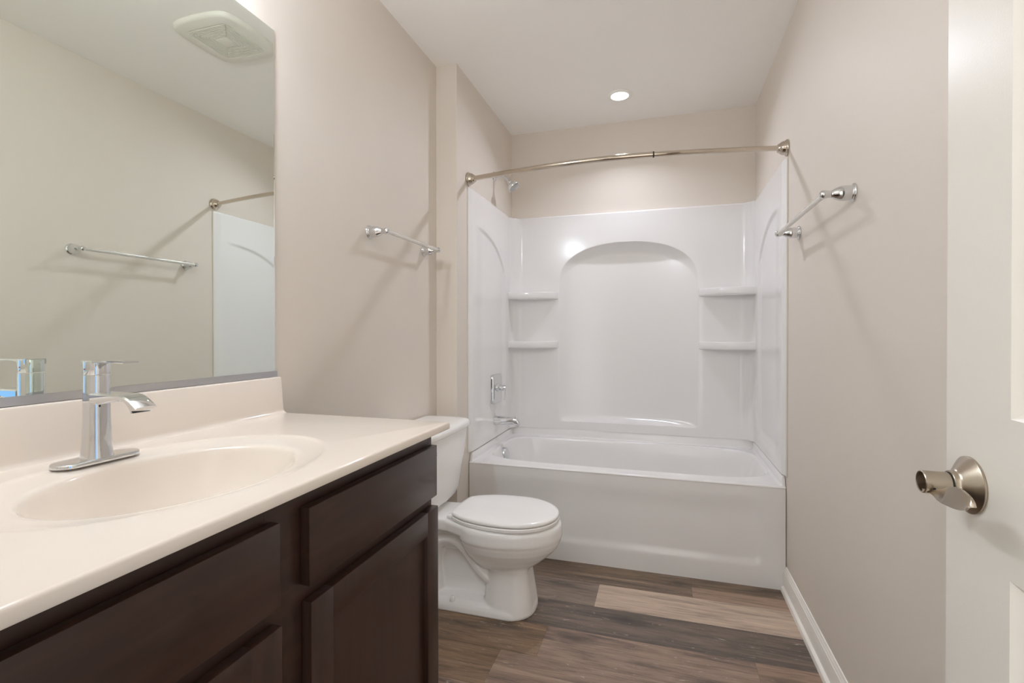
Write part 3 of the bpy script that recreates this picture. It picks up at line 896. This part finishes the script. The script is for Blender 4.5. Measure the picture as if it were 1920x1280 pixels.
# faucet
FX, FY = -0.0160, -1.7480
fa = empty('faucet', (FX, FY, ZC))
tag(fa, 'chrome single-lever faucet on the cream countertop before the mirror', 'faucet')
def stadium(hx, hy, z, n=14):
    pts = []
    for k in range(n + 1): a = pi * k / n; pts.append((FX + hx * cos(a), FY + hy - hx + hx * sin(a), z))
    for k in range(n + 1): a = pi + pi * k / n; pts.append((FX + hx * cos(a), FY - hy + hx + hx * sin(a), z))
    return pts
rings = [stadium(0.0275, 0.0700, ZC), stadium(0.0275, 0.0700, ZC + 0.003), stadium(0.0268, 0.0692, ZC + 0.0058), stadium(0.0250, 0.0675, ZC + 0.0068), stadium(0.010, 0.052, ZC + 0.0072)]
obj('deck_plate', G().loft(rings), M_CHROME, fa, 45)
def oval(hx, hy, z, n=48, p=2.5):
    pts = []
    for k in range(n):
        a = 2 * pi * k / n; c_, s_ = cos(a), sin(a)
        pts.append((FX + hx * abs(c_) ** (2 / p) * (1 if c_ >= 0 else -1), FY + hy * abs(s_) ** (2 / p) * (1 if s_ >= 0 else -1), z))
    return pts
rings = []
for k, z in ((0.0236, 0.0068), (0.0234, 0.0085), (0.0222, 0.016), (0.0210, 0.028), (0.0201, 0.044), (0.0194, 0.066), (0.0190, 0.09), (0.0190, 0.153), (0.0186, 0.1545)):
    rings.append(oval(k, k * 0.98, ZC + z))
obj('body', G().loft(rings), M_CHROME, fa, 40)
rings = [oval(0.0184, 0.0181, ZC + 0.1555), oval(0.0190, 0.0186, ZC + 0.1562), oval(0.0190, 0.0186, ZC + 0.1790), oval(0.0182, 0.0178, ZC + 0.1805), oval(0.008, 0.008, ZC + 0.181)]
cap = obj('handle_cap', G().loft(rings), M_CHROME, fa, 40)
# flat lever blade running out over the spout
rings = []
for i in range(17):
    t = i / 16; x = FX + lerp(-0.014, 0.0855, t)
    th = lerp(0.0100, 0.0030, sm(t * 2.2)); zt_ = ZC + 0.1812 - 0.0006 * t
    wd = lerp(0.0165, 0.0135, sm(t * 1.5))
    rings.append([(x, FY - wd, zt_ - th), (x, FY - wd - 0.0006, zt_ - th * 0.5), (x, FY - wd, zt_), (x, FY + wd, zt_), (x, FY + wd + 0.0006, zt_ - th * 0.5), (x, FY + wd, zt_ - th)])
obj('lever', G().loft(rings), M_CHROME, cap, 40)
# ribbon spout
prof = []
for i in range(33):
    t = i / 32
    x = FX + 0.010 + 0.112 * t
    zt_ = ZC + 0.1235 - 0.001 * t - 0.0205 * max(0, (t - 0.60) / 0.40) ** 2.0
    th = lerp(0.0200, 0.0095, sm(t * 1.2))
    prof.append((x, zt_, th, t))
rings = []
for x, zt_, th, t in prof:
    wd = lerp(0.0186, 0.0192, t)
    sl = 0.012 * max(0, (t - 0.62) / 0.38) ** 1.5     # underside lags as the tip turns down
    r_ = 0.0028
    rings.append([(x - sl, FY - wd + r_, zt_ - th), (x - sl, FY - wd, zt_ - th + r_), (x, FY - wd, zt_ - r_), (x, FY - wd + r_, zt_), (x, FY + wd - r_, zt_), (x, FY + wd, zt_ - r_), (x - sl, FY + wd, zt_ - th + r_), (x - sl, FY + wd - r_, zt_ - th)])
spo = obj('spout', G().loft(rings), M_CHROME, fa, 40)
x, zt_, th, t = prof[-1]
g = G().box(x - 0.0165, x - 0.0115, FY - 0.0150, FY + 0.0150, zt_ - th - 0.0004, zt_ - th + 0.0015)
obj('outlet', g, M_RUBBER, spo)
g = G().lathe([(0, 0), (0.0014, 0), (0.0014, 0.0006), (0, 0.0006)], (FX - 0.002, FY - 0.0182, ZC + 0.166), (0, -1, 0), 12)
tag(obj('temperature_dot', g, mat_plain('red_dot', S(150, 50, 40), 0.4), cap), 'tiny red dot')

# mirror
mr = empty('wall_mirror', (-A_, -1.75, 1.0))
tag(mr, 'large frameless rectangular wall mirror above the vanity backsplash', 'mirror')
MY0, MY1, MZ0, MZ1 = -2.275, -1.2195, 1.0005, 1.9915
xm = -A_ + 0.0055
g = G()
bw = 0.005
outer = [(MY0, MZ0), (MY1, MZ0), (MY1, MZ1), (MY0, MZ1)]
inner = [(MY0 + bw, MZ0 + bw), (MY1 - bw, MZ0 + bw), (MY1 - bw, MZ1 - bw), (MY0 + bw, MZ1 - bw)]
g.loft([[(xm - 0.0012, y, z) for y, z in outer], [(xm, y, z) for y, z in inner]], cap0=False, cap1=True, mi=0)
g.loft([[(-A_ + 0.0006, y, z) for y, z in outer], [(xm - 0.0012, y, z) for y, z in outer]], cap0=True, cap1=False, mi=1)
obj('glass', g, [M_MIRROR, M_GLASSEDGE], mr, 1)
g = G().prism([(-A_ + 0.0006, 0.9935), (-A_ + 0.0085, 0.9935), (-A_ + 0.0085, 1.0095), (-A_ + 0.0068, 1.0095), (-A_ + 0.0068, 0.9998), (-A_ + 0.0006, 0.9998)], 1, MY0, MY1 + 0.004)
tag(obj('channel', g, M_ALU, mr), 'aluminium edge channel')

# vanity light above the mirror (over the top of the frame)
vg = empty('vanity_light', (-A_, -1.745, 2.10))
tag(vg, 'three-globe vanity light bar mounted above the mirror', 'wall light')
obj('back_plate', G().box(-A_ + 0.0004, -A_ + 0.022, -2.03, -1.46, 2.10, 2.18, 0.006, 3), M_CHROME, vg)
for y in (-1.93, -1.745, -1.56):
    g = G().tube([(-A_ + 0.02, y, 2.14), (-A_ + 0.07, y, 2.145), (-A_ + 0.105, y, 2.138), (-A_ + 0.12, y, 2.115), (-A_ + 0.12, y, 2.102)], 0.008, 12)
    arm_ = obj('arm', g, M_CHROME, vg, 60)
    g = G().lathe([(0.0, 0.0)] + [(0.046 * sin(a), 0.046 - 0.046 * cos(a)) for a in [pi * q / 18 for q in range(1, 18)]] + [(0.0, 0.092)], (-A_ + 0.12, y, 2.104), (0, 0, -1), 32)
    obj('globe', g, M_BULB, arm_, 80)

# ------------------------------------------------------------------ toilet
TYc = -0.455
toi = empty('toilet', (0.25, TYc, 0))
tag(toi, 'white two-piece toilet with closed lid between the vanity and the tub', 'toilet')
XW = -A_
def egg(x0, x1, hw, z, n=64, xm_=None, p=2.0, pb=2.6):
    """outline: blunt at x0 (rear), rounded at x1 (front)"""
    xm_ = xm_ if xm_ is not None else lerp(x0, x1, 0.42)
    pts = []
    for k in range(n):
        a = 2 * pi * k / n; c_, s_ = cos(a), sin(a)
        q = p if c_ >= 0 else pb
        ex = (x1 - xm_) if c_ >= 0 else (xm_ - x0)
        pts.append((xm_ + ex * abs(c_) ** (2 / q) * (1 if c_ >= 0 else -1), TYc + hw * abs(s_) ** (2 / q) * (1 if s_ >= 0 else -1), z))
    return pts
def fillr(x0, x1, hw, z, r, n=64):
    """rounded rectangle outline"""
    pts = []
    hx = (x1 - x0) / 2; cx_ = (x0 + x1) / 2
    for k, (px, py) in enumerate(rrect(hx, hw, min(r, hx - 1e-4, hw - 1e-4), 12)): pts.append((cx_ + px, TYc + py, z))
    return pts
g = G()
# foot
g.loft([fillr(0.020, 0.478, 0.116, 0.0, 0.10), fillr(0.018, 0.480, 0.118, 0.006, 0.10), fillr(0.020, 0.478, 0.116, 0.022, 0.10), fillr(0.026, 0.470, 0.108, 0.036, 0.10), fillr(0.04, 0.45, 0.09, 0.044, 0.085)])
# front column
g.loft([fillr(0.268, 0.476, 0.112, 0.01, 0.075), fillr(0.274, 0.470, 0.106, 0.05, 0.068), fillr(0.284, 0.460, 0.096, 0.11, 0.058), fillr(0.290, 0.452, 0.088, 0.165, 0.052), fillr(0.280, 0.458, 0.090, 0.20, 0.06), fillr(0.25, 0.48, 0.10, 0.24, 0.09)])
# bowl: rim band, step, belly
g.loft([egg(0.27, 0.435, 0.058, 0.160), egg(0.238, 0.470, 0.090, 0.180), egg(0.214, 0.506, 0.120, 0.208), egg(0.192, 0.541, 0.146, 0.238), egg(0.178, 0.566, 0.161, 0.265), egg(0.171, 0.5775, 0.169, 0.287), egg(0.169, 0.580, 0.1715, 0.298), egg(0.164, 0.583, 0.1765, 0.305), egg(0.163, 0.584, 0.178, 0.314), egg(0.163, 0.583, 0.178, 0.345), egg(0.166, 0.579, 0.174, 0.357), egg(0.178, 0.566, 0.16, 0.3635)])
# rear deck under the tank, running into the bowl rim
def deck(z, d):
    half = [(-0.086, 0.104 - d), (0.06, 0.105 - d), (0.13, 0.112 - d), (0.20, 0.140 - d), (0.27, 0.166 - d)]
    return [(x, TYc + w_, z) for x, w_ in half] + [(x, TYc - w_, z) for x, w_ in half[::-1]]
g.loft([deck(0.3175, 0.006), deck(0.322, 0.0), deck(0.355, 0.0), deck(0.3635, 0.006)])
# trapway and web
tp = [(0.335, TYc, 0.115), (0.290, TYc, 0.135), (0.245, TYc, 0.175), (0.205, TYc, 0.225), (0.160, TYc, 0.262), (0.110, TYc, 0.268), (0.070, TYc, 0.245), (0.050, TYc, 0.20), (0.046, TYc, 0.14), (0.050, TYc, 0.08), (0.056, TYc, 0.02)]
def spl(P, m=6):
    out = []
    P = [Vector(p) for p in P]
    for i in range(len(P) - 1):
        p0, p1, p2, p3 = P[max(i - 1, 0)], P[i], P[i + 1], P[min(i + 2, len(P) - 1)]
        for k in range(m):
            t = k / m
            out.append(0.5 * ((2 * p1) + (p2 - p0) * t + (2 * p0 - 5 * p1 + 4 * p2 - p3) * t * t + (3 * p1 - p0 - 3 * p2 + p3) * t ** 3))
    return out + [P[-1]]
tpath = spl(tp)
def trap(path, ry, rz):
    rings = []
    for i, p in enumerate(path):
        t = (path[min(i + 1, len(path) - 1)] - path[max(i - 1, 0)]).normalized()
        nrm = Vector((-t.z, 0, t.x)); rings.append([p + Vector((0, 1, 0)) * ry * cos(2 * pi * k / 24) + nrm * rz * sin(2 * pi * k / 24) for k in range(24)])
    return rings
g.loft(trap(tpath, 0.082, 0.036))
g.prism([(0.06, 0.02), (0.36, 0.02), (0.36, 0.20), (0.22, 0.24), (0.10, 0.25), (0.06, 0.2)], 1, TYc - 0.026, TYc + 0.026)
g.prism([(-0.04, 0.24), (0.25, 0.22), (0.25, 0.33), (-0.04, 0.33)], 1, TYc - 0.06, TYc + 0.06)
bowl = obj('bowl', g, M_PORC, toi, 180, remesh=0.0038, smooth_it=5)
for s in (-1, 1):
    gg = G().lathe([(0.0125, 0), (0.0125, 0.004), (0.011, 0.012), (0.0075, 0.018), (0, 0.0205)], (0.155, TYc + s * 0.098, 0.036), (0, 0, 1), 20)
    obj('bolt_cap', gg, M_SEAT, toi, 60)
# seat and lid
zs0 = 0.3645
def seat_ring(gr, z, xb=0.152):
    """round-front outline, cut straight across at the hinges"""
    pts = []
    xm_, hw, fx, bx_ = 0.375, 0.1705 + gr, 0.196 + gr, 0.262 + gr
    for k in range(96):
        a_ = 2 * pi * k / 96; c_, s_ = cos(a_), sin(a_)
        q = 2.05 if c_ >= 0 else 2.25
        x = xm_ + (fx if c_ >= 0 else bx_) * abs(c_) ** (2 / q) * (1 if c_ >= 0 else -1)
        y = hw * abs(s_) ** (2 / q) * (1 if s_ >= 0 else -1)
        if x < xb - gr: x = xb - gr - 0.010 * (1 - (y / 0.1) ** 2)
        pts.append((x, TYc + y, z))
    return pts
rings = [seat_ring(-0.003, zs0), seat_ring(0.0, zs0 + 0.003), seat_ring(0.0005, zs0 + 0.012), seat_ring(-0.003, zs0 + 0.0155)]
obj('seat', G().loft(rings), M_SEAT, toi, 40)
zl0 = zs0 + 0.0185
rings = [seat_ring(-0.006, zl0), seat_ring(-0.001, zl0 + 0.0015), seat_ring(0.0, zl0 + 0.005), seat_ring(-0.001, zl0 + 0.010), seat_ring(-0.006, zl0 + 0.0145), seat_ring(-0.02, zl0 + 0.017), seat_ring(-0.06, zl0 + 0.0195), seat_ring(-0.11, zl0 + 0.0208)]
lid = obj('lid', G().loft(rings), M_SEAT, toi, 50)
for s in (-1, 1):
    gg = G().box(0.126, 0.160, TYc + s * 0.075 - 0.018, TYc + s * 0.075 + 0.018, zs0 - 0.0005, zs0 + 0.013, 0.005, 3)
    obj('hinge', gg, M_SEAT, toi, 50)
# tank
TKZ0, TKZ1 = 0.366, 0.690
def tank_ring(t, z, grow=0.0):
    hw = lerp(0.178, 0.226, t) + grow; x0 = XW + 0.010; x1 = lerp(0.080, 0.112, t) + grow
    pts = []
    n = 20
    # bowed front
    for k in range(n + 1):
        s = k / n * 2 - 1
        pts.append((x1 - 0.014 * abs(s) ** 2.6 - 0.028 * max(0, (abs(s) - 0.86) / 0.14) ** 2, TYc + s * hw, z))
    rr_ = 0.02
    pts += [(x0 + 0.012, TYc + hw, z), (x0, TYc + hw - 0.012, z), (x0, TYc - hw + 0.012, z), (x0 + 0.012, TYc - hw, z)]
    return pts
rings = [tank_ring(0.0, TKZ0 + 0.0, -0.062), tank_ring(0.0, TKZ0 + 0.004, -0.040), tank_ring(0.01, TKZ0 + 0.014, -0.019), tank_ring(0.05, TKZ0 + 0.032, -0.006), tank_ring(0.14, TKZ0 + 0.060, 0.0), tank_ring(0.5, lerp(TKZ0, TKZ1, 0.5)), tank_ring(0.98, TKZ1 - 0.004), tank_ring(1, TKZ1, -0.002)]
obj('tank', G().loft(rings), M_PORC, toi, 45)
rings = [tank_ring(1, TKZ1 + 0.0005, -0.004), tank_ring(1, TKZ1 + 0.001, 0.008), tank_ring(1, TKZ1 + 0.006, 0.011), tank_ring(1, TKZ1 + 0.018, 0.011), tank_ring(1, TKZ1 + 0.027, 0.007), tank_ring(1, TKZ1 + 0.033, -0.004), tank_ring(1, TKZ1 + 0.0365, -0.022), tank_ring(1, TKZ1 + 0.038, -0.05)]
obj('tank_lid', G().loft(rings), M_PORC, toi, 60)
gg = G().lathe([(0.0, 0), (0.012, 0), (0.012, 0.006), (0.007, 0.009), (0.007, 0.016), (0, 0.016)], (0.098, TYc - 0.198, 0.640), (1, 0, 0), 20).box(0.108, 0.115, TYc - 0.205, TYc - 0.150, 0.633, 0.647, 0.003, 2)
tag(obj('flush_lever', gg, M_CHROME, toi, 45), 'small chrome flush lever')
